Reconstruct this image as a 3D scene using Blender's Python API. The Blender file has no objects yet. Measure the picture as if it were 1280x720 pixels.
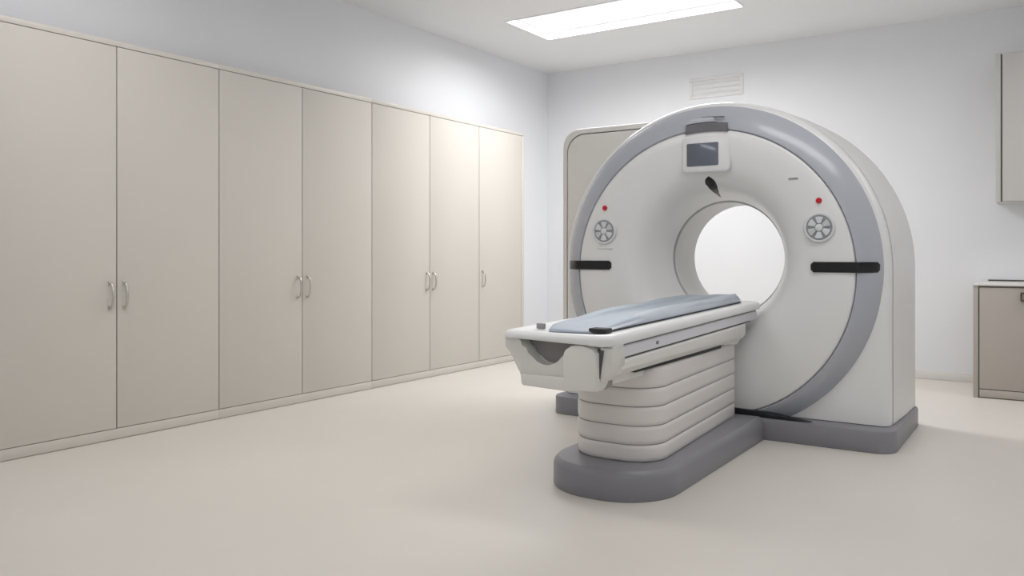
import bpy, bmesh, math
from math import sin, cos, pi, radians
from mathutils import Vector

scene = bpy.context.scene
COL = scene.collection

# ------------------------------------------------------------------ materials
def mat(name, rgb, rough=0.5, metal=0.0, var=0.03, scale=6.0, bump=0.0, bscale=200.0, coat=0.0, spec=0.5):
    m = bpy.data.materials.new(name)
    m.use_nodes = True
    nt = m.node_tree
    b = nt.nodes['Principled BSDF']
    b.inputs['Roughness'].default_value = rough
    b.inputs['Metallic'].default_value = metal
    b.inputs['Specular IOR Level'].default_value = spec
    if coat:
        b.inputs['Coat Weight'].default_value = coat
        b.inputs['Coat Roughness'].default_value = 0.15
    tc = nt.nodes.new('ShaderNodeTexCoord')
    nz = nt.nodes.new('ShaderNodeTexNoise')
    nz.inputs['Scale'].default_value = scale
    nz.inputs['Detail'].default_value = 4
    nt.links.new(tc.outputs['Object'], nz.inputs['Vector'])
    cr = nt.nodes.new('ShaderNodeValToRGB')
    cr.color_ramp.elements[0].position = 0.3
    cr.color_ramp.elements[1].position = 0.7
    cr.color_ramp.elements[0].color = [max(0, c * (1 - var)) for c in rgb] + [1]
    cr.color_ramp.elements[1].color = [min(1, c * (1 + var)) for c in rgb] + [1]
    nt.links.new(nz.outputs['Fac'], cr.inputs['Fac'])
    nt.links.new(cr.outputs['Color'], b.inputs['Base Color'])
    if bump:
        n2 = nt.nodes.new('ShaderNodeTexNoise')
        n2.inputs['Scale'].default_value = bscale
        n2.inputs['Detail'].default_value = 3
        nt.links.new(tc.outputs['Object'], n2.inputs['Vector'])
        bp = nt.nodes.new('ShaderNodeBump')
        bp.inputs['Strength'].default_value = bump
        bp.inputs['Distance'].default_value = 0.002
        nt.links.new(n2.outputs['Fac'], bp.inputs['Height'])
        nt.links.new(bp.outputs['Normal'], b.inputs['Normal'])
    return m

def emit(name, rgb, strength):
    m = bpy.data.materials.new(name)
    m.use_nodes = True
    nt = m.node_tree
    nt.nodes.remove(nt.nodes['Principled BSDF'])
    e = nt.nodes.new('ShaderNodeEmission')
    e.inputs['Color'].default_value = (*rgb, 1)
    e.inputs['Strength'].default_value = strength
    nt.links.new(e.outputs[0], nt.nodes['Material Output'].inputs['Surface'])
    return m

M = {
    'wall': mat('wall_paint', (0.80, 0.815, 0.845), 0.75, var=0.012, scale=1.5, bump=0.05, bscale=120),
    'ceiling': mat('ceiling_paint', (0.83, 0.84, 0.85), 0.8, var=0.012, scale=1.2),
    'floor': mat('floor_vinyl', (0.72, 0.685, 0.633), 0.42, var=0.02, scale=1.3, bump=0.03, bscale=90, spec=0.4),
    'baseboard': mat('baseboard_vinyl', (0.74, 0.735, 0.72), 0.5),
    'cabinet': mat('cabinet_laminate', (0.65, 0.62, 0.575), 0.6, var=0.008, scale=2.0, spec=0.3),
    'cabinet_edge': mat('cabinet_edge', (0.67, 0.64, 0.595), 0.4, var=0.012),
    'cabinet_gap': mat('cabinet_gap', (0.16, 0.145, 0.125), 0.8),
    'grey_cabinet': mat('base_cabinet_laminate', (0.46, 0.42, 0.385), 0.45, var=0.015, scale=2.0),
    'wall_cabinet': mat('wall_cabinet_laminate', (0.60, 0.59, 0.575), 0.45, var=0.012, scale=2.0),
    'counter': mat('counter_white', (0.72, 0.71, 0.69), 0.35),
    'steel': mat('brushed_steel', (0.62, 0.60, 0.57), 0.3, metal=0.9, scale=30),
    'dark_metal': mat('dark_metal', (0.09, 0.085, 0.08), 0.4, metal=0.5),
    'gantry_white': mat('gantry_white', (0.80, 0.80, 0.80), 0.32, var=0.008, scale=2, coat=0.15),
    'gantry_side': mat('gantry_side', (0.76, 0.75, 0.745), 0.36, var=0.008, scale=2),
    'rear_cover': mat('rear_cover', (0.78, 0.765, 0.735), 0.38, var=0.008, scale=2),
    'ring': mat('ring_blue_grey', (0.44, 0.46, 0.515), 0.26, var=0.01, scale=3, coat=0.3),
    'plinth': mat('plinth_grey', (0.235, 0.235, 0.26), 0.38, var=0.02, scale=4),
    'seam': mat('seam_dark', (0.10, 0.10, 0.105), 0.7),
    'bore': mat('bore_liner', (0.66, 0.655, 0.64), 0.4),
    'black': mat('black_gloss', (0.006, 0.006, 0.007), 0.25),
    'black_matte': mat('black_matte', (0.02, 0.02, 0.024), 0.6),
    'red': mat('red_button', (0.55, 0.01, 0.025), 0.35),
    'screen': mat('screen_glass', (0.13, 0.145, 0.185), 0.15, var=0.1, scale=4),
    'bezel': mat('bezel_white', (0.78, 0.78, 0.79), 0.35),
    'key': mat('key_grey', (0.30, 0.31, 0.33), 0.35),
    'key_light': mat('key_light', (0.70, 0.72, 0.74), 0.3),
    'pad_plate': mat('control_plate', (0.58, 0.60, 0.61), 0.25),
    'notch': mat('notch_grey', (0.15, 0.15, 0.165), 0.4),
    'table_white': mat('table_white', (0.82, 0.83, 0.83), 0.35, var=0.008),
    'table_lilac': mat('table_lilac', (0.70, 0.705, 0.745), 0.35, var=0.008),
    'table_cream': mat('table_cream', (0.76, 0.75, 0.72), 0.38, var=0.01),
    'recess_grey': mat('recess_grey', (0.33, 0.315, 0.315), 0.5),
    'pedestal': mat('pedestal_white', (0.74, 0.715, 0.69), 0.4, var=0.01),
    'pad': mat('pad_blue', (0.43, 0.485, 0.56), 0.55, var=0.04, scale=9, bump=0.25, bscale=25),
    'pad_light': mat('pad_light_blue', (0.52, 0.565, 0.63), 0.55, var=0.03, scale=9, bump=0.2, bscale=25),
    'vent': mat('vent_white', (0.76, 0.76, 0.77), 0.6, var=0.01),
    'lamp': emit('lamp_diffuser', (1.0, 0.99, 0.98), 1.05),
    'housing': mat('lamp_housing', (0.85, 0.85, 0.86), 0.5),
}

# ------------------------------------------------------------------ helpers
def link(name, bm, m, parent=None, smooth=True, angle=35, loc=(0, 0, 0)):
    bmesh.ops.remove_doubles(bm, verts=bm.verts, dist=1e-5)
    bmesh.ops.recalc_face_normals(bm, faces=bm.faces)
    me = bpy.data.meshes.new(name)
    bm.to_mesh(me)
    bm.free()
    if smooth:
        me.polygons.foreach_set('use_smooth', [True] * len(me.polygons))
        try:
            me.set_sharp_from_angle(angle=radians(angle))
        except Exception:
            pass
    ms = m if isinstance(m, (list, tuple)) else [m]
    for x in ms:
        me.materials.append(M[x])
    o = bpy.data.objects.new(name, me)
    COL.objects.link(o)
    if parent is not None:
        o.parent = parent
        # meshes are written in world coordinates: shift them into the parent's frame
        off = Vector((0, 0, 0))
        p = parent
        while p is not None:
            off += Vector(p.location)
            p = p.parent
        for v in me.vertices:
            v.co -= off
    else:
        L = Vector(loc)
        for v in me.vertices:
            v.co -= L
        o.location = L
    return o

def thing(name, label, cat, loc=(0, 0, 0), group=None):
    o = bpy.data.objects.new(name, None)
    o.empty_display_size = 0.1
    COL.objects.link(o)
    o.location = loc
    o['label'] = label
    o['category'] = cat
    if group:
        o['group'] = group
    return o

def tag(o, label, cat, group=None):
    o['label'] = label
    o['category'] = cat
    if group:
        o['group'] = group
    return o

def structure(o):
    o['kind'] = 'structure'
    return o

def box(bm, x0, x1, y0, y1, z0, z1, bev=0.0, seg=2):
    vs = [bm.verts.new((x, y, z)) for z in (z0, z1) for y in (y0, y1) for x in (x0, x1)]
    fs = [(0, 1, 3, 2), (4, 6, 7, 5), (0, 4, 5, 1), (2, 3, 7, 6), (0, 2, 6, 4), (1, 5, 7, 3)]
    faces = [bm.faces.new([vs[i] for i in f]) for f in fs]
    if bev:
        es = set()
        for f in faces:
            es.update(f.edges)
        bmesh.ops.bevel(bm, geom=list(es), offset=bev, segments=seg, profile=0.5, affect='EDGES')

def new():
    return bmesh.new()

def loft(bm, rings, close=True, cap0=False, cap1=False):
    R = [[bm.verts.new(p) for p in r] for r in rings]
    n = len(R[0])
    for a, b in zip(R[:-1], R[1:]):
        for i in range(n if close else n - 1):
            j = (i + 1) % n
            try:
                bm.faces.new((a[i], a[j], b[j], b[i]))
            except ValueError:
                pass
    if cap0:
        bm.faces.new(R[0])
    if cap1:
        bm.faces.new(R[-1])
    return R

def rrect(x0, x1, y0, y1, r, n=8, radii=None):
    """Rounded rectangle outline in 2D, counter-clockwise; radii = (x0y0, x1y0, x1y1, x0y1)."""
    rr = radii or (r, r, r, r)
    pts = []
    for (cx, cy, sx, sy, a0), q in zip(((x0, y0, 1, 1, pi), (x1, y0, -1, 1, 1.5 * pi), (x1, y1, -1, -1, 0), (x0, y1, 1, -1, .5 * pi)), rr):
        for k in range(n + 1):
            a = a0 + k / n * pi / 2
            pts.append((cx + sx * q + q * cos(a), cy + sy * q + q * sin(a)))
    return pts

def circ_y(cx, cz, r, y, n=128):
    """circle in the XZ plane at depth y"""
    return [(cx + r * cos(2 * pi * k / n), y, cz + r * sin(2 * pi * k / n)) for k in range(n)]

def disc_y(bm, cx, cz, prof, n=64, cap0=False, cap1=True):
    loft(bm, [circ_y(cx, cz, r, y, n) for r, y in prof], True, cap0, cap1)

def prism_y(bm, poly, y0, y1, bev=0.0):
    """extrude an XZ polygon along Y"""
    a = [bm.verts.new((x, y0, z)) for x, z in poly]
    b = [bm.verts.new((x, y1, z)) for x, z in poly]
    n = len(poly)
    fs = [bm.faces.new(a), bm.faces.new(b[::-1])]
    for i in range(n):
        fs.append(bm.faces.new((a[i], b[i], b[(i + 1) % n], a[(i + 1) % n])))
    if bev:
        es = set(fs[0].edges) | set(fs[1].edges)
        bmesh.ops.bevel(bm, geom=list(es), offset=bev, segments=2, profile=0.5, affect='EDGES')

def slab(bm, outline, prof):
    """stack of inset outlines: prof = [(inset, z)], outline a function inset -> points"""
    rings = [[(x, y, z) for x, y in outline(i)] for i, z in prof]
    loft(bm, rings, True, True, True)

def cut_below(bm, z):
    bmesh.ops.bisect_plane(bm, geom=bm.verts[:] + bm.edges[:] + bm.faces[:], dist=1e-6,
                           plane_co=(0, 0, z), plane_no=(0, 0, 1), clear_inner=True)

def tube(bm, pts, r, n=10):
    rings = []
    for i, p in enumerate(pts):
        p = Vector(p)
        t = (Vector(pts[min(i + 1, len(pts) - 1)]) - Vector(pts[max(i - 1, 0)])).normalized()
        u = t.cross(Vector((0.31, 0.95, 0.02))).normalized()
        if u.length < 0.1:
            u = Vector((1, 0, 0))
        w = t.cross(u).normalized()
        rings.append([tuple(p + r * (cos(2 * pi * k / n) * u + sin(2 * pi * k / n) * w)) for k in range(n)])
    loft(bm, rings, True, True, True)

# ------------------------------------------------------------------ camera
CAM_H = 1.05
YAW = math.atan2(679, 1020)
cd = bpy.data.cameras.new('camera')
cam = bpy.data.objects.new('camera', cd)
COL.objects.link(cam)
cam.location = (0, 0, CAM_H)
cam.rotation_euler = (pi / 2, 0, YAW)
cd.sensor_width = 36
cd.lens = 36 * 1020 / 1280
cd.shift_y = -43 / 1280
cd.clip_start = 0.05
scene.camera = cam

# ------------------------------------------------------------------ room shell
XL, XR, YB, YF, ZC = -4.61, 2.3, 7.62, -2.6, 3.01
CABX = -4.415                       # front face of the tall cabinets
NICHE = -4.93                       # back of the niche they stand in
CY0, CY1, CZT = 1.90, 6.85, 2.252   # run of the cabinets and their top

bm = new(); box(bm, -5.1, XR + .15, YF - .15, YB + .15, -.12, 0)
structure(link('floor', bm, 'floor', smooth=False))
bm = new()
box(bm, -5.1, XL, YF - .15, CY0 - .004, 0, ZC)
box(bm, -5.1, XL, CY1 + .004, YB + .15, 0, ZC)
box(bm, -5.1, XL, CY0 - .004, CY1 + .004, CZT + .003, ZC)
box(bm, -5.1, NICHE, CY0 - .004, CY1 + .004, 0, CZT + .003)
structure(link('wall_left', bm, 'wall', smooth=False))
bm = new(); box(bm, XL, XR, YB, YB + .15, 0, ZC)
structure(link('wall_back', bm, 'wall', smooth=False))
bm = new(); box(bm, XR, XR + .15, YF - .15, YB + .15, 0, ZC)
structure(link('wall_right', bm, 'wall', smooth=False))
bm = new(); box(bm, XL, XR, YF - .15, YF, 0, ZC)
structure(link('wall_front', bm, 'wall', smooth=False))
bm = new(); box(bm, XL, XR, YB - .012, YB, 0, .075, .004)
structure(link('baseboard_back', bm, 'baseboard'))
bm = new(); box(bm, XL, XL + .012, CY1 + .01, YB - .013, 0, .075, .004)
structure(link('baseboard_left', bm, 'baseboard'))

# ceiling with openings for the recessed light panels
LIGHTS = [(-3.87, -2.05, 5.70, 6.41), (-3.87, -2.05, 1.75, 2.46), (.40, 2.22, 5.70, 6.41), (-.55, 1.27, -1.6, -.89), (-1.5, .32, 3.2, 3.91)]
xs = sorted({-5.1, XR + .15} | {v for l in LIGHTS for v in l[:2]})
ys = sorted({YF - .15, YB + .15} | {v for l in LIGHTS for v in l[2:]})
bm = new()
for xa, xb in zip(xs[:-1], xs[1:]):
    for ya, yb in zip(ys[:-1], ys[1:]):
        mx, my = (xa + xb) / 2, (ya + yb) / 2
        if any(l[0] < mx < l[1] and l[2] < my < l[3] for l in LIGHTS):
            continue
        box(bm, xa, xb, ya, yb, ZC, ZC + .2)
structure(link('ceiling', bm, 'ceiling', smooth=False))

LBL = ['bright recessed rectangular ceiling light above and behind the scanner',
       'recessed ceiling light over the near end of the tall cabinets, outside the picture',
       'recessed ceiling light over the base cabinet, outside the picture',
       'recessed ceiling light added as fill behind the camera, outside the picture',  # unseen panel, added as general front fill
       'recessed ceiling light above the front of the patient table, outside the picture']
POWER = [55, 18, 15, 34, 17]
SPREAD = [168, 180, 180, 180, 180]
for (xa, xb, ya, yb), lb, pw, sp in zip(LIGHTS, LBL, POWER, SPREAD):
    t = thing('ceiling_light', lb, 'ceiling light', ((xa + xb) / 2, (ya + yb) / 2, ZC), 'recessed ceiling lights')
    bm = new()
    w = .012
    box(bm, xa + .001, xa + w, ya + .001, yb - .001, ZC - .004, ZC + .1)
    box(bm, xb - w, xb - .001, ya + .001, yb - .001, ZC - .004, ZC + .1)
    box(bm, xa + w, xb - w, ya + .001, ya + w, ZC - .004, ZC + .1)
    box(bm, xa + w, xb - w, yb - w, yb - .001, ZC - .004, ZC + .1)
    link('frame', bm, 'housing', t, smooth=False)
    bm = new(); box(bm, xa + w, xb - w, ya + w, yb - w, ZC + .06, ZC + .075)
    link('diffuser', bm, 'lamp', t, smooth=False)
    ld = bpy.data.lights.new('lamp_tube', 'AREA')
    ld.shape = 'RECTANGLE'
    ld.size = xb - xa - .06
    ld.size_y = yb - ya - .06
    ld.energy = pw
    ld.color = (1.0, 0.99, 0.985)
    ld.spread = radians(sp)
    lo = bpy.data.objects.new('lamp_tube', ld)
    COL.objects.link(lo)
    lo.parent = t
    lo.location = (0, 0, .055)

# ------------------------------------------------------------------ tall cabinets along the left wall
def bow_handle(parent, x, y, z, h=.14, out=.032, axis='x', m='steel', name='handle', r=.0065):
    bm = new()
    pts = []
    for k in range(13):
        a = pi * k / 12
        pts.append((x + .004 + out * sin(a) ** .7, y, z - h / 2 * cos(a)))
    tube(bm, pts, r, 10)
    for s in (-1, 1):
        box(bm, x, x + .006, y - .009, y + .009, z + s * h / 2 - .012, z + s * h / 2 + .012, .002)
    return link(name, bm, m, parent)

def tall_cabinet(label, y0, seams, handles, y1, side=False):
    t = thing('tall_cabinet', label, 'cabinet', (CABX - .2, (y0 + y1) / 2, 0), 'tall cream cabinets along the left wall')
    bm = new()
    xb = NICHE + .004
    g = .0015
    box(bm, xb, CABX - .022, y0 + g, y1 - g, 0, CZT - .001)             # carcass box behind the doors
    link('carcass', bm, 'cabinet_gap', t, smooth=False)
    bm = new(); box(bm, CABX - .022, CABX - .002, y0 + g * .2, y1 - g * .2, .003, .060, .0015)
    link('plinth', bm, 'cabinet', t)
    bm = new(); box(bm, CABX - .022, CABX, y0 + g * .2, y1 - g * .2, 2.222, CZT, .0015)
    link('top_fascia', bm, 'cabinet_edge', t)
    edges = [y0] + seams + [y1 - (.045 if side else 0)]
    if side:
        bm = new(); box(bm, CABX - .022, CABX + .001, y1 - .043, y1 - g, .063, 2.219, .0015)
        link('end_panel', bm, 'cabinet_edge', t)
    for i, (a, b) in enumerate(zip(edges[:-1], edges[1:])):
        bm = new(); box(bm, CABX - .020, CABX, a + .0035, b - .0035, .0635, 2.2185, .002)
        d = link('door', bm, 'cabinet', t)
        if handles[i] is not None:
            bow_handle(d, CABX, handles[i], .815)
    return t

tall_cabinet('tall cream cabinet nearest the camera, with its first door cut by the picture edge', 1.90, [2.602], [2.602 - .042, 2.602 + .042], 3.280)
tall_cabinet('tall cream double-door cabinet, second along the wall from the picture edge', 3.280, [3.968], [3.968 - .042, 3.968 + .042], 4.671)
tall_cabinet('tall cream double-door cabinet, third along the wall, next to the single-door one', 4.671, [5.375], [5.375 - .042, 5.375 + .042], 6.088)
tall_cabinet('tall cream single-door cabinet at the far end of the row by the corner', 6.088, [], [6.088 + .05], 6.85, side=True)

# ------------------------------------------------------------------ cabinets by the back wall on the right
t = thing('wall_cabinet', 'pale grey cabinet hung high on the back wall at right edge', 'cabinet', (.2, YB, 1.45))
UY = 7.30
bm = new(); box(bm, -.381, .72, UY + .02, YB - .001, 1.445, 2.59, .002)
link('carcass', bm, 'wall_cabinet', t)
bm = new(); box(bm, -.381, -.349, UY - .004, UY + .0195, 1.445, 2.59, .002)
link('side_panel', bm, 'wall_cabinet', t)
bm = new(); box(bm, -.338, .19, UY, UY + .0195, 1.452, 2.583, .003)
d1 = link('door', bm, 'wall_cabinet', t)
bm = new(); box(bm, .196, .72, UY, UY + .0195, 1.452, 2.583, .003)
link('door', bm, 'wall_cabinet', t)
bm = new(); box(bm, -.348, -.339, UY + .008, UY + .0195, 1.452, 2.583)
link('shadow_gap', bm, 'cabinet_gap', t, smooth=False)

t = thing('base_cabinet', 'beige-grey low cabinet standing against the back wall at right edge', 'cabinet', (0, 7.2, 0))
BY = 6.835; BZ = .815
bm = new(); box(bm, -.466, .70, BY + .024, YB - .014, .0, BZ, .002)
link('carcass', bm, 'grey_cabinet', t)
bm = new(); box(bm, -.500, -.467, BY, YB - .014, 0, BZ, .003)
link('side_panel', bm, 'grey_cabinet', t)
bm = new(); box(bm, -.465, .70, BY + .006, BY + .0235, 0, BZ - .002)
link('shadow_gap', bm, 'cabinet_gap', t, smooth=False)
bm = new(); box(bm, -.459, .70, BY + .001, BY + .022, .008, .062, .002)
link('plinth', bm, 'grey_cabinet', t)
bm = new(); box(bm, -.459, .115, BY, BY + .022, .068, BZ - .012, .002)
d1 = link('door', bm, 'grey_cabinet', t)
bm = new(); box(bm, .122, .70, BY, BY + .022, .068, BZ - .012, .002)
link('door', bm, 'grey_cabinet', t)
bm = new()
for a in ((-.205, -.195), (-.105, -.095)):
    box(bm, a[0], a[1], BY - .028, BY + .001, BZ - .105, BZ - .040, .002)
box(bm, -.205, -.095, BY - .033, BY - .022, BZ - .052, BZ - .040, .002)
box(bm, -.205, -.095, BY - .033, BY - .022, BZ - .105, BZ - .093, .002)
link('handle', bm, 'dark_metal', d1)
tp = new(); box(tp, -.505, .705, BY - .008, YB - .001, BZ + .001, BZ + .014, .003)
ct = link('countertop', tp, 'counter', t)
bm = new(); box(bm, -.45, .70, YB - .012, YB - .001, BZ + .0145, BZ + .026, .001)  # dark strip stands in for the thin shadow at the counter's back
link('rear_shadow_line', bm, 'dark_metal', t, smooth=False)

# faint louvred vent on the back wall above the scanner
t = thing('wall_vent', 'faint white vent plate high on the back wall above the scanner', 'vent', (-2.72, YB, 2.64))
bm = new()
VX0, VX1, VZ0, VZ1 = -2.98, -2.45, 2.555, 2.755
for a in ((VX0, VX1, VZ0, VZ0 + .03), (VX0, VX1, VZ1 - .03, VZ1), (VX0, VX0 + .03, VZ0 + .03, VZ1 - .03), (VX1 - .03, VX1, VZ0 + .03, VZ1 - .03)):
    box(bm, a[0], a[1], YB - .009, YB - .0005, a[2], a[3], .002)
link('frame', bm, 'vent', t)
for k in range(3):
    z = VZ0 + .05 + k * .045
    bm = new()
    prism_pts = [(YB - .006, z), (YB - .002, z + .008), (YB - .002, z + .036), (YB - .004, z + .036)]
    a = [bm.verts.new((VX0 + .03, y, zz)) for y, zz in prism_pts]
    b = [bm.verts.new((VX1 - .03, y, zz)) for y, zz in prism_pts]
    bm.faces.new(a); bm.faces.new(b[::-1])
    for i in range(4):
        bm.faces.new((a[i], b[i], b[(i + 1) % 4], a[(i + 1) % 4]))
    link('slat', bm, 'vent', t, smooth=False)

# ------------------------------------------------------------------ CT scanner gantry
Y0 = 4.665
GX = -1.735
ZB = .118                # top of the plinth
DZ, DR = .94, .843       # white face disc
RZ = .966                # centre of the arch and of the grey ring
BZC = 1.022              # centre of the bore
BX = -1.715
G = thing('ct_scanner_gantry', 'large white ring-shaped scanner gantry with blue-grey rim, standing mid-room', 'CT scanner', (GX, 5.1, 0))

# plinth
bm = new()
out = lambda i: rrect(-2.775 + i, -.693 - i, 4.615 + i, 5.60 - i, .11 - i * .6, 8)
slab(bm, out, [(.004, 0), (0, .006), (0, ZB - .014), (.004, ZB - .004), (.014, ZB)])
link('plinth', bm, 'plinth', G)

# white face and funnel into the bore
bm = new()
def blend(t): return (GX + (BX - GX) * t, DZ + (BZC - DZ) * t)
prof = [(DR, .03, 0), (DR, .010, 0), (DR - .004, .003, 0), (DR - .012, 0, 0), (.74, -.004, .5), (.66, -.002, .9), (.60, .004, 1), (.55, .016, 1), (.51, .034, 1), (.475, .060, 1), (.445, .095, 1), (.42, .14, 1), (.40, .19, 1), (.383, .25, 1), (.368, .31, 1), (.360, .352, 1)]
rings = []
for r, d, tt in prof:
    cx, cz = blend(tt)
    rings.append(circ_y(cx, cz, r, Y0 + d, 160))
loft(bm, rings)
cut_below(bm, ZB + .004)
link('face_cover', bm, 'gantry_white', G, angle=50)

bm = new(); disc_y(bm, BX, BZC, [(.360, Y0 + .352), (.372, Y0 + .353), (.372, Y0 + .368), (.352, Y0 + .369)], 128, cap1=False)
link('bore_seam', bm, 'key', G)
bm = new(); disc_y(bm, BX, BZC, [(.372, Y0 + .367), (.353, Y0 + .367), (.349, Y0 + .372), (.346, Y0 + .69), (.352, Y0 + .71), (.40, Y0 + .78), (.50, Y0 + .84), (.60, Y0 + .875)], 128, cap1=False)
link('bore_liner', bm, 'bore', G)

# blue-grey ring
bm = new()
rp = [(DR + .003, .05, 0), (DR + .003, .010, 0), (DR + .009, .002, .05), (DR + .030, .008, .2), (.905, .026, .45), (.935, .048, .65), (.962, .076, .85), (.982, .104, 1), (.995, .130, 1), (1.000, .150, 1), (.995, .16, 1)]
rings = [circ_y(GX, DZ + (RZ - DZ) * t_, r, Y0 + d, 160) for r, d, t_ in rp]
loft(bm, rings)
cut_below(bm, ZB + .002)
link('trim_ring', bm, 'ring', G, angle=50)

# arch-shaped covers
def arch(R, y, zb=ZB + .004, inner=None, n=176):
    h = RZ - zb
    a_c = math.atan2(h, R)
    angs = [pi * k / 96 for k in range(97)]
    angs += [pi + a_c * k / 16 for k in range(1, 17)]
    a2 = 2 * pi - a_c
    angs += [pi + a_c + (a2 - pi - a_c) * k / 32 for k in range(1, 33)]
    angs += [a2 + a_c * k / 16 for k in range(1, 16)]
    pts = []
    for a in angs:
        if sin(a) >= 0:
            r = R
        else:
            r = min(R / max(abs(cos(a)), 1e-6), h / max(abs(sin(a)), 1e-6))
        if inner is not None:
            r = min(r - .02, inner)
        pts.append((GX + r * cos(a), y, RZ + r * sin(a)))
    return pts
bm = new()
loft(bm, [arch(1.0, Y0 + .10, inner=.95), arch(.950, Y0 + .087, inner=.955), arch(.958, Y0 + .084), arch(.972, Y0 + .088), arch(.985, Y0 + .099), arch(.994, Y0 + .115), arch(.9985, Y0 + .135), arch(1.0005, Y0 + .158), arch(.985, Y0 + .160)])
link('front_shell', bm, 'gantry_white', G, angle=50)
bm = new(); loft(bm, [arch(.990, Y0 + .150), arch(.990, Y0 + .205)])
link('shell_seam', bm, 'seam', G)
bm = new()
rr = [arch(.985, Y0 + .190), arch(1.001, Y0 + .191), arch(1.004, Y0 + .200), arch(1.020, Y0 + .55), arch(1.024, Y0 + .84), arch(1.015, Y0 + .872), arch(.99, Y0 + .885)]
last = []
for p in arch(1.0, Y0 + .885):
    dx, dz = p[0] - GX, p[2] - RZ
    a = math.atan2(dz, dx)
    last.append((BX + .60 * cos(a), Y0 + .875, BZC + .60 * sin(a)))
rr.append(last)
loft(bm, rr)
link('rear_shell', bm, 'gantry_side', G, angle=40)

# square-shouldered rear cover on the left
RCY = 5.0
def rc(i, y): return [(x, y, z) for x, z in rrect(-2.905 + i, -2.10 - i, ZB + .003 + i, 1.925 - i, .1, 8, (.03, .03, .03, .13))]
bm = new()
loft(bm, [rc(.040, RCY + .02), rc(.040, RCY + .004), rc(.036, RCY), rc(.012, RCY + .004), rc(.003, RCY + .014), rc(0, RCY + .03), rc(0, 5.34), rc(.012, 5.36)], True, True, True)
link('rear_cover', bm, 'rear_cover', G, angle=40)
bm = new()
loft(bm, [rc(.047, RCY + .019), rc(.047, RCY + .002), rc(.051, RCY - .002), rc(.06, RCY - .003)], True, False, True)
link('cover_panel', bm, 'rear_cover', G, angle=40)
bm = new()
loft(bm, [rc(.039, RCY + .0165), rc(.049, RCY + .0165)])
link('panel_seam', bm, 'seam', G)

# display over the bore
bm = new()
f = lambda i, y: [(x, y, z) for x, z in rrect(-1.868 + i, -1.582 - i, 1.535 + i, 1.748 - i, .03, 5)]
loft(bm, [f(-.004, Y0 + .002), f(0, Y0 - .008), f(.006, Y0 - .012)], True, False, True)
dsp = link('display', bm, 'bezel', G)
bm = new()
f = lambda i, y: [(x, y, z) for x, z in rrect(-1.838 + i, -1.644 - i, 1.570 + i, 1.706 - i, .006, 3)]
loft(bm, [f(0, Y0 - .010), f(0, Y0 - .0145), f(.002, Y0 - .016)], True, False, True)
link('screen', bm, 'screen', dsp)['label'] = 'dark grey-blue display screen'

# dark recess with a little grip at the top of the ring
bm = new()
pts = []
for k in range(13):
    a = radians(90 + 9.0 - 18.0 * k / 12)
    pts.append((GX + .015 + .835 * cos(a), DZ + .835 * sin(a)))
for k in range(13):
    a = radians(90 - 8.2 + 16.4 * k / 12)
    pts.append((GX + .015 + .885 * cos(a), DZ + .885 * sin(a)))
prism_y(bm, pts, Y0 - .012, Y0 + .03, .003)
grip = link('grip_recess', bm, 'notch', G)
bm = new()
pts = []
for k in range(9):
    a = radians(98 - 12 * k / 8); pts.append((GX + .01 + .888 * cos(a), DZ + .888 * sin(a)))
for k in range(9):
    a = radians(87 + 9 * k / 8); pts.append((GX + .01 + .915 * cos(a), DZ + .915 * sin(a)))
prism_y(bm, pts, Y0 - .014, Y0 + .04, .004)
link('grip_lip', bm, 'ring', grip)
bm = new()
tube(bm, [(GX - .02 + .14 * k / 8, Y0 + .008 - .002 * k / 8, DZ + math.sqrt(.919 ** 2 - (-.03 + .14 * k / 8) ** 2)) for k in range(9)], .005, 8)
link('grip_line', bm, 'notch', grip)

# teardrop laser aperture on the upper lip of the bore
fp = [(.55, .016), (.51, .034), (.475, .060), (.445, .095), (.42, .14), (.40, .19), (.383, .25), (.368, .31)]
def fun_r(d):
    for (r0, d0), (r1, d1) in zip(fp[:-1], fp[1:]):
        if d0 <= d <= d1:
            return r0 + (r1 - r0) * (d - d0) / (d1 - d0)
    return fp[-1][0]
bm = new()
top, bot = [], []
N = 20
for k in range(N + 1):
    u = k / N
    d = .050 + .225 * u
    w = .034 * (math.sqrt(max(0, 1 - ((.22 - u) / .22) ** 2)) if u < .22 else (1 - ((u - .22) / .78)) ** .9)
    w = max(w, .0008)
    r = fun_r(d)
    for lst, dr in ((top, .0), (bot, -.006)):
        row = []
        for s in (-1, -.6, 0, .6, 1):
            rr_ = r + .004 + dr * (1 - s * s * .6)
            a = pi / 2 - s * w / r
            row.append((BX - .012 + rr_ * cos(a), Y0 + d - (.003 if dr else 0), BZC + rr_ * sin(a)))
        lst.append(row)
loft(bm, [list(t_) + list(b_[::-1]) for t_, b_ in zip(top, bot)], True, True, True)
link('laser_aperture', bm, 'black', G)

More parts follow.
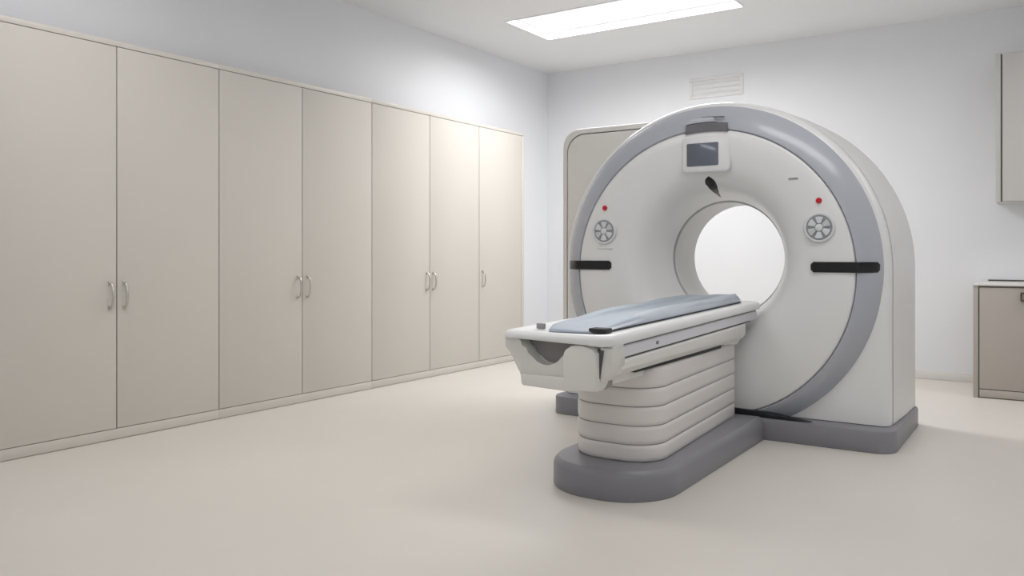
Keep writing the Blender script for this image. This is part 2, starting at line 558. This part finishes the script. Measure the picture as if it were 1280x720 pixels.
# control pads, red buttons, laser windows on both sides
for s in (-1, 1):
    cx, cz = GX + s * .6585, 1.193
    bm = new()
    disc_y(bm, cx, cz, [(.086, Y0 + .002), (.085, Y0 - .008), (.080, Y0 - .014), (.072, Y0 - .015), (.068, Y0 - .011), (.0, Y0 - .011)][:5], 40)
    cp = link('control_pad', bm, 'key_light', G)
    bm = new(); disc_y(bm, cx, cz, [(.070, Y0 - .008), (.069, Y0 - .0125), (.060, Y0 - .0125)], 40)
    link('key_base', bm, 'key', cp)
    bm = new(); disc_y(bm, cx, cz, [(.020, Y0 - .010), (.020, Y0 - .017), (.016, Y0 - .0195)], 24)
    link('center_button', bm, 'key_light', cp)
    for k in range(6):
        a0 = radians(60 * k + 8); a1 = radians(60 * k + 50)
        pts = [(cx + .024 * cos(a0 + (a1 - a0) * j / 5), cz + .024 * sin(a0 + (a1 - a0) * j / 5)) for j in range(6)]
        pts += [(cx + .060 * cos(a1 - (a1 - a0) * j / 5), cz + .060 * sin(a1 - (a1 - a0) * j / 5)) for j in range(6)]
        bm = new(); prism_y(bm, pts, Y0 - .018, Y0 - .0115, .002)
        link('button', bm, 'pad_plate' if k % 3 == 0 else 'key_light', cp)
    bm = new(); disc_y(bm, GX + s * .655, 1.341, [(.016, Y0 + .002), (.016, Y0 - .010), (.012, Y0 - .015)], 24)
    link('red_button', bm, 'red', G)['label'] = 'small red button'
    # black laser window following the face and the ring
    xo, xi = (.958, .612)
    bm = new()
    rows = []
    n = 24
    for k in range(n + 1):
        x = xi + (xo - xi) * k / n
        rr_ = math.hypot(x, .976 - RZ)
        d = 0
        if x > DR + .01: d = .085 * ((x - DR - .01) / .11) ** 1.3
        e = min(1, (x - xi) / .012, (xo - x) / .006)
        h = .029 * (.55 + .45 * math.sqrt(max(0, e)))
        pr = .013 * (.5 + .5 * e)
        X = GX + s * x
        rows.append([(X, Y0 + d + .02, .976 - h), (X, Y0 + d - pr + .004, .976 - h), (X, Y0 + d - pr, .976 - h + .005), (X, Y0 + d - pr, .976 + h - .005), (X, Y0 + d - pr + .004, .976 + h), (X, Y0 + d + .02, .976 + h)])
    loft(bm, rows, True, True, True)
    link('laser_window', bm, 'black', G)
# little badge
bm = new()
f = lambda i, y: [(x, y, z) for x, z in rrect(-1.245 + i, -1.190 - i, 1.461 + i, 1.477 - i, .007, 4)]
loft(bm, [f(0, Y0 + .004), f(0, Y0 - .004), f(.003, Y0 - .006)], True, False, True)
link('badge', bm, 'pad_plate', G)
# vent slot below left control pad
bm = new(); box(bm, GX - .6585 - .055, GX - .6585 + .055, Y0 - .004, Y0 + .004, 1.075, 1.085, .003)
link('slot', bm, 'pad_plate', G)
# black strip standing in for the shadow gap between plinth and face
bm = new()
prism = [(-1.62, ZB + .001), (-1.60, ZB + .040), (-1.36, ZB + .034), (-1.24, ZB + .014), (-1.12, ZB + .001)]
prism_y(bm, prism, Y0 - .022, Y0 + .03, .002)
link('gap_shadow_strip', bm, 'black_matte', G)

# ------------------------------------------------------------------ patient table
TX = -1.68
T = thing('patient_table', 'white patient table on bellows pedestal in front of the scanner bore', 'table', (-1.66, 3.7, 0))

bm = new()
out = lambda i: [(x, y) for x, y in rrect(-1.955 + i, -1.365 - i, 3.092 + i, 4.611, .27 - i, 12, (.27 - i, .27 - i, .004, .004))]
slab(bm, out, [(.004, 0), (0, .006), (0, .098), (.006, .112), (.022, .128), (.03, .130)])
link('plinth', bm, 'plinth', T)

# bellows tiers
def ped(i, z, y0=3.275, y1=4.555):
    pts = []
    for x, y in rrect(-1.878 + i, -1.450 - i, y0 + i, y1 - i, .1, 10, (.15, .15, .02, .02)):
        k = 1 - .30 * max(0, (y - 3.4)) / 1.2
        pts.append((-1.664 + (x + 1.664) * (1 - .30 * max(0, y - 3.45) / 1.15), y, z))
    return pts
levels = [.131, .207, .290, .375, .457, .548]
bm = new()
rings = []
for k in range(5):
    a, b = levels[k], levels[k + 1]
    rings += [ped(.006, a), ped(.001, a + .004), ped(-.001, a + .02), ped(-.001, b - .020), ped(.0, b - .006), ped(.004, b - .003), ped(.008, b - .001)]
loft(bm, rings, True, True, True)
link('bellows', bm, 'pedestal', T, angle=60)
for z in levels[1:5]:
    bm = new(); loft(bm, [ped(.0035, z - .0040), ped(.0035, z + .0030)])
    link('bellows_seam', bm, 'recess_grey', T)
bm = new(); loft(bm, [ped(.006, .131), ped(.003, .136)])
link('bellows_seam', bm, 'seam', T)
bm = new()
box(bm, TX - .19, TX + .205, 3.16, 4.22, .547, .566, .003)  # black slab in place of the shaded gap between pedestal and beam
link('table_gap_shade', bm, 'black_matte', T)

def tz(y): return -.010 + .042 * (y - 2.85) / 1.9      # gentle rise of the table towards the bore

def beam(bm, sec, stations, cap=True):
    """sec = list of (dx, z) going round; stations = [(y, sx, dz)]"""
    rings = [[(TX + dx * sx, y, z + tz(y) + dz) for dx, z in sec] for y, sx, dz in stations]
    loft(bm, rings, True, cap, cap)

# lower beam
bm = new()
sec = [(-.200, .556), (.200, .556), (.228, .570), (.243, .590), (.243, .624), (.236, .632), (-.236, .632), (-.243, .624), (-.243, .590), (-.228, .570)]
rings = [[(TX + dx * sx, y, z + tz(y) * (1 if z > .6 else .3) + (dz if z < .6 else 0)) for dx, z in sec] for y, sx, dz in [(2.935, .95, 0), (2.945, 1, 0), (4.50, 1, 0), (4.56, .93, .012)]]
loft(bm, rings, True, True, True)
link('lower_beam', bm, 'table_cream', T)
bm = new()
sec = [(-.225, .630), (.225, .630), (.225, .640), (-.225, .640)]
beam(bm, sec, [(2.94, 1, 0), (4.64, 1, 0)])
link('beam_seam', bm, 'seam', T)
bm = new()
sec = [(-.236, .640), (.236, .640), (.241, .645), (.241, .684), (.236, .688), (-.236, .688), (-.241, .684), (-.241, .645)]
beam(bm, sec, [(2.945, .98, 0), (2.955, 1, 0), (4.715, 1, 0), (4.73, .97, 0)])
sb = link('side_rail', bm, 'table_lilac', T)
bm = new()
for s in (1,):
    v = [(TX + .2405, 3.30 + .012 * cos(2 * pi * k / 12), .664 + tz(3.3) + .008 * sin(2 * pi * k / 12)) for k in range(12)]
    v2 = [(x + .003, y, z) for x, y, z in v]
    loft(bm, [v, v2], True, False, True)
link('screw', bm, 'notch', sb)
bm = new()
sec = [(-.228, .686), (.228, .686), (.228, .696), (-.228, .696)]
beam(bm, sec, [(2.93, 1, 0), (4.74, 1, 0)])
link('cradle_seam', bm, 'notch', T)

# white cradle: a shallow trough with rounded front corners
def cradle_out(i, z):
    pts = []
    for x, y in rrect(TX - .266 + i, TX + .252 - i, 2.815 + i, 4.785 - i, .09, 10, (.075, .095, .05, .05)):
        lift = 0.0
        if z < .715:
            lift = .016 * min(1, max(0, (3.0 - y) / .12)) * min(1, max(0, (TX + .20 - x) / .12)) * (.715 - z) / .021
        pts.append((x, y, z + tz(y) + lift))
    return pts
bm = new()
loft(bm, [cradle_out(.012, .694), cradle_out(.003, .697), cradle_out(0, .703), cradle_out(0, .720), cradle_out(.003, .730), cradle_out(.012, .7375), cradle_out(.028, .741), cradle_out(.045, .738), cradle_out(.06, .733)], True, True, True)
link('cradle', bm, 'table_white', T, angle=50)

# front yoke with the U-shaped hand opening
YF0, YF1 = 2.848, 2.915
bm = new()
left = [(-1.933, .702), (-1.934, .668), (-1.926, .652), (-1.898, .640), (-1.868, .570), (-1.845, .540)]
bot = [(-1.835, .512), (-1.825, .505), (-1.64, .500)]
right = [(-1.500, .506), (-1.490, .520), (-1.490, .660), (-1.52, .690)]
inner = [(-1.590, .690), (-1.622, .672), (-1.640, .650)]
for k in range(9):
    a = -radians(8) - radians(152) * k / 8
    inner.append((-1.728 + .090 * cos(a), .672 + .090 * 0.92 * sin(a)))
inner += [(-1.828, .655), (-1.842, .674), (-1.858, .686), (-1.870, .702)]
poly = left + bot + right + inner
prism_y(bm, poly, YF0, YF1, .006)
yk = link('front_yoke', bm, 'table_cream', T)
bm = new()
prism_y(bm, [(-1.842, .552), (-1.838, .515), (-1.83, .506), (-1.62, .500), (-1.615, .545), (-1.62, .552)], YF0 - .022, YF0 + .02, .008)
link('hand_bar', bm, 'table_cream', yk)
# control block on the right of the yoke
bm = new()
prism_y(bm, [(-1.630, .502), (-1.500, .512), (-1.488, .535), (-1.488, .655), (-1.505, .676), (-1.55, .688), (-1.60, .684), (-1.628, .664), (-1.637, .640)], YF0 - .028, YF1 + .02, .008)
link('yoke_block', bm, 'table_cream', yk)
bm = new()
prism_y(bm, [(-1.489, .540), (-1.478, .548), (-1.436, .600), (-1.432, .676), (-1.489, .683)], YF0 + .012, YF1 + .06, .005)
link('yoke_cheek', bm, 'table_cream', yk)
bm = new()
prism_y(bm, [(-1.496, .545), (-1.490, .545), (-1.470, .668), (-1.496, .672)], YF0 + .004, YF1, .002)
link('yoke_slit', bm, 'seam', yk)
bm = new(); box(bm, -1.52, -1.435, YF0 + .03, YF1 + .05, .676, .690, .004)
link('yoke_cap', bm, 'table_white', yk)
# grey housing seen through the opening
bm = new(); box(bm, -1.885, -1.50, YF1 + .002, 2.995, .505, .700, .006)
link('end_housing', bm, 'recess_grey', T)
bm = new(); box(bm, -1.87, -1.50, 2.996, 3.30, .515, .576, .01)
link('carriage', bm, 'table_cream', T)
# bracket under the rear end of the table
bm = new()
v = [(4.30, .555), (4.52, .54), (4.60, .57), (4.62, .640), (4.25, .640)]
a = [bm.verts.new((TX - .17, y, z)) for y, z in v]
b = [bm.verts.new((TX + .19, y, z)) for y, z in v]
bm.faces.new(a); bm.faces.new(b[::-1])
for i in range(5):
    bm.faces.new((a[i], b[i], b[(i + 1) % 5], a[(i + 1) % 5]))
link('rear_bracket', bm, 'table_cream', T, smooth=False)
# clip on the left of the cradle's front end
bm = new()
box(bm, -1.850, -1.812, 2.965, 2.985, .728, .752, .004)
link('strap_clip', bm, 'recess_grey', T)

# ------------------------------------------------------------------ blue pad lying on the cradle
P = thing('table_pad', 'blue-grey padded mat lying on the white patient table', 'mat', (TX, 3.8, .74))
base = [(-1.535, 2.93), (-1.745, 2.895), (-1.79, 3.0), (-1.815, 3.2), (-1.85, 3.7), (-1.868, 4.3), (-1.868, 4.68), (-1.845, 4.715), (-1.56, 4.715), (-1.525, 4.67)]
# resample edges for a soft look
def resample(poly, n=6):
    outp = []
    for i in range(len(poly)):
        a, b = poly[i], poly[(i + 1) % len(poly)]
        for k in range(n):
            outp.append((a[0] + (b[0] - a[0]) * k / n, a[1] + (b[1] - a[1]) * k / n))
    return outp
bp = resample(base)
cxp = -1.70
def padring(s, h):
    r = []
    for x, y in bp:
        cy = min(max(y, 3.05), 4.65)
        xx = cxp + (x - cxp) * s
        yy = cy + (y - cy) * s
        wave = .004 * sin(9 * y) * cos(14 * x)
        h2 = h * (.30 + .70 * min(1, max(0, (yy - 2.88) / .5)))
        r.append((xx, yy, .7345 + tz(yy) + h2 + (wave if h > .03 else 0)))
    return r
bm = new()
loft(bm, [padring(.98, 0), padring(1.0, .008), padring(1.0, .022), padring(.97, .034), padring(.90, .040), padring(.7, .042), padring(.35, .042)], True, True, True)
link('mat', bm, 'pad', P, angle=60)
bm = new()
rings = []
for k in range(25):
    y = 3.02 + 1.66 * k / 24
    x1 = -1.522; x0 = -1.600 + .02 * (k / 24)
    z = .7345 + tz(y)
    w = .003 * sin(7 * y)
    q = .34 + .66 * min(1, (y - 3.02) / .45)
    rings.append([(x0, y, z + .030 * q), (x0 + .004, y, z + (.046 + w) * q), (x0 + .03, y, z + (.049 + w) * q), (x1 - .02, y, z + .040 * q), (x1, y, z + .020 * q), (x1 - .002, y, z + .0045), (x0, y, z + .005)])
loft(bm, rings, True, True, True)
link('side_strip', bm, 'pad_light', P, angle=60)['label'] = 'lighter blue strip along the mat edge'
bm = new()
rings = []
for k in range(13):
    y = 2.99 + 1.69 * k / 12
    z = .7345 + tz(y)
    rings.append([(-1.523, y, z), (-1.523, y, z + .005), (-1.518, y, z + .005), (-1.516, y, z + .0005)])
loft(bm, rings, True, True, True)
link('edge_band', bm, 'black_matte', P, smooth=False)
bm = new(); box(bm, -1.575, -1.497, 2.925, 2.985, .7275, .748, .004)
link('end_block', bm, 'black_matte', P)['label'] = 'black block at the mat corner'

# ------------------------------------------------------------------ world and colour management
w = bpy.data.worlds.new('world')
w.use_nodes = True
w.node_tree.nodes['Background'].inputs['Color'].default_value = (.8, .8, .82, 1)
w.node_tree.nodes['Background'].inputs['Strength'].default_value = .1
scene.world = w
vs = scene.view_settings
vs.view_transform = 'Standard'
vs.look = 'None'
vs.gamma = 1.0
vs.use_curve_mapping = False
vs.exposure = 0.0
scene.cycles.max_bounces = 10
scene.cycles.diffuse_bounces = 6
scene.cycles.use_denoising = True
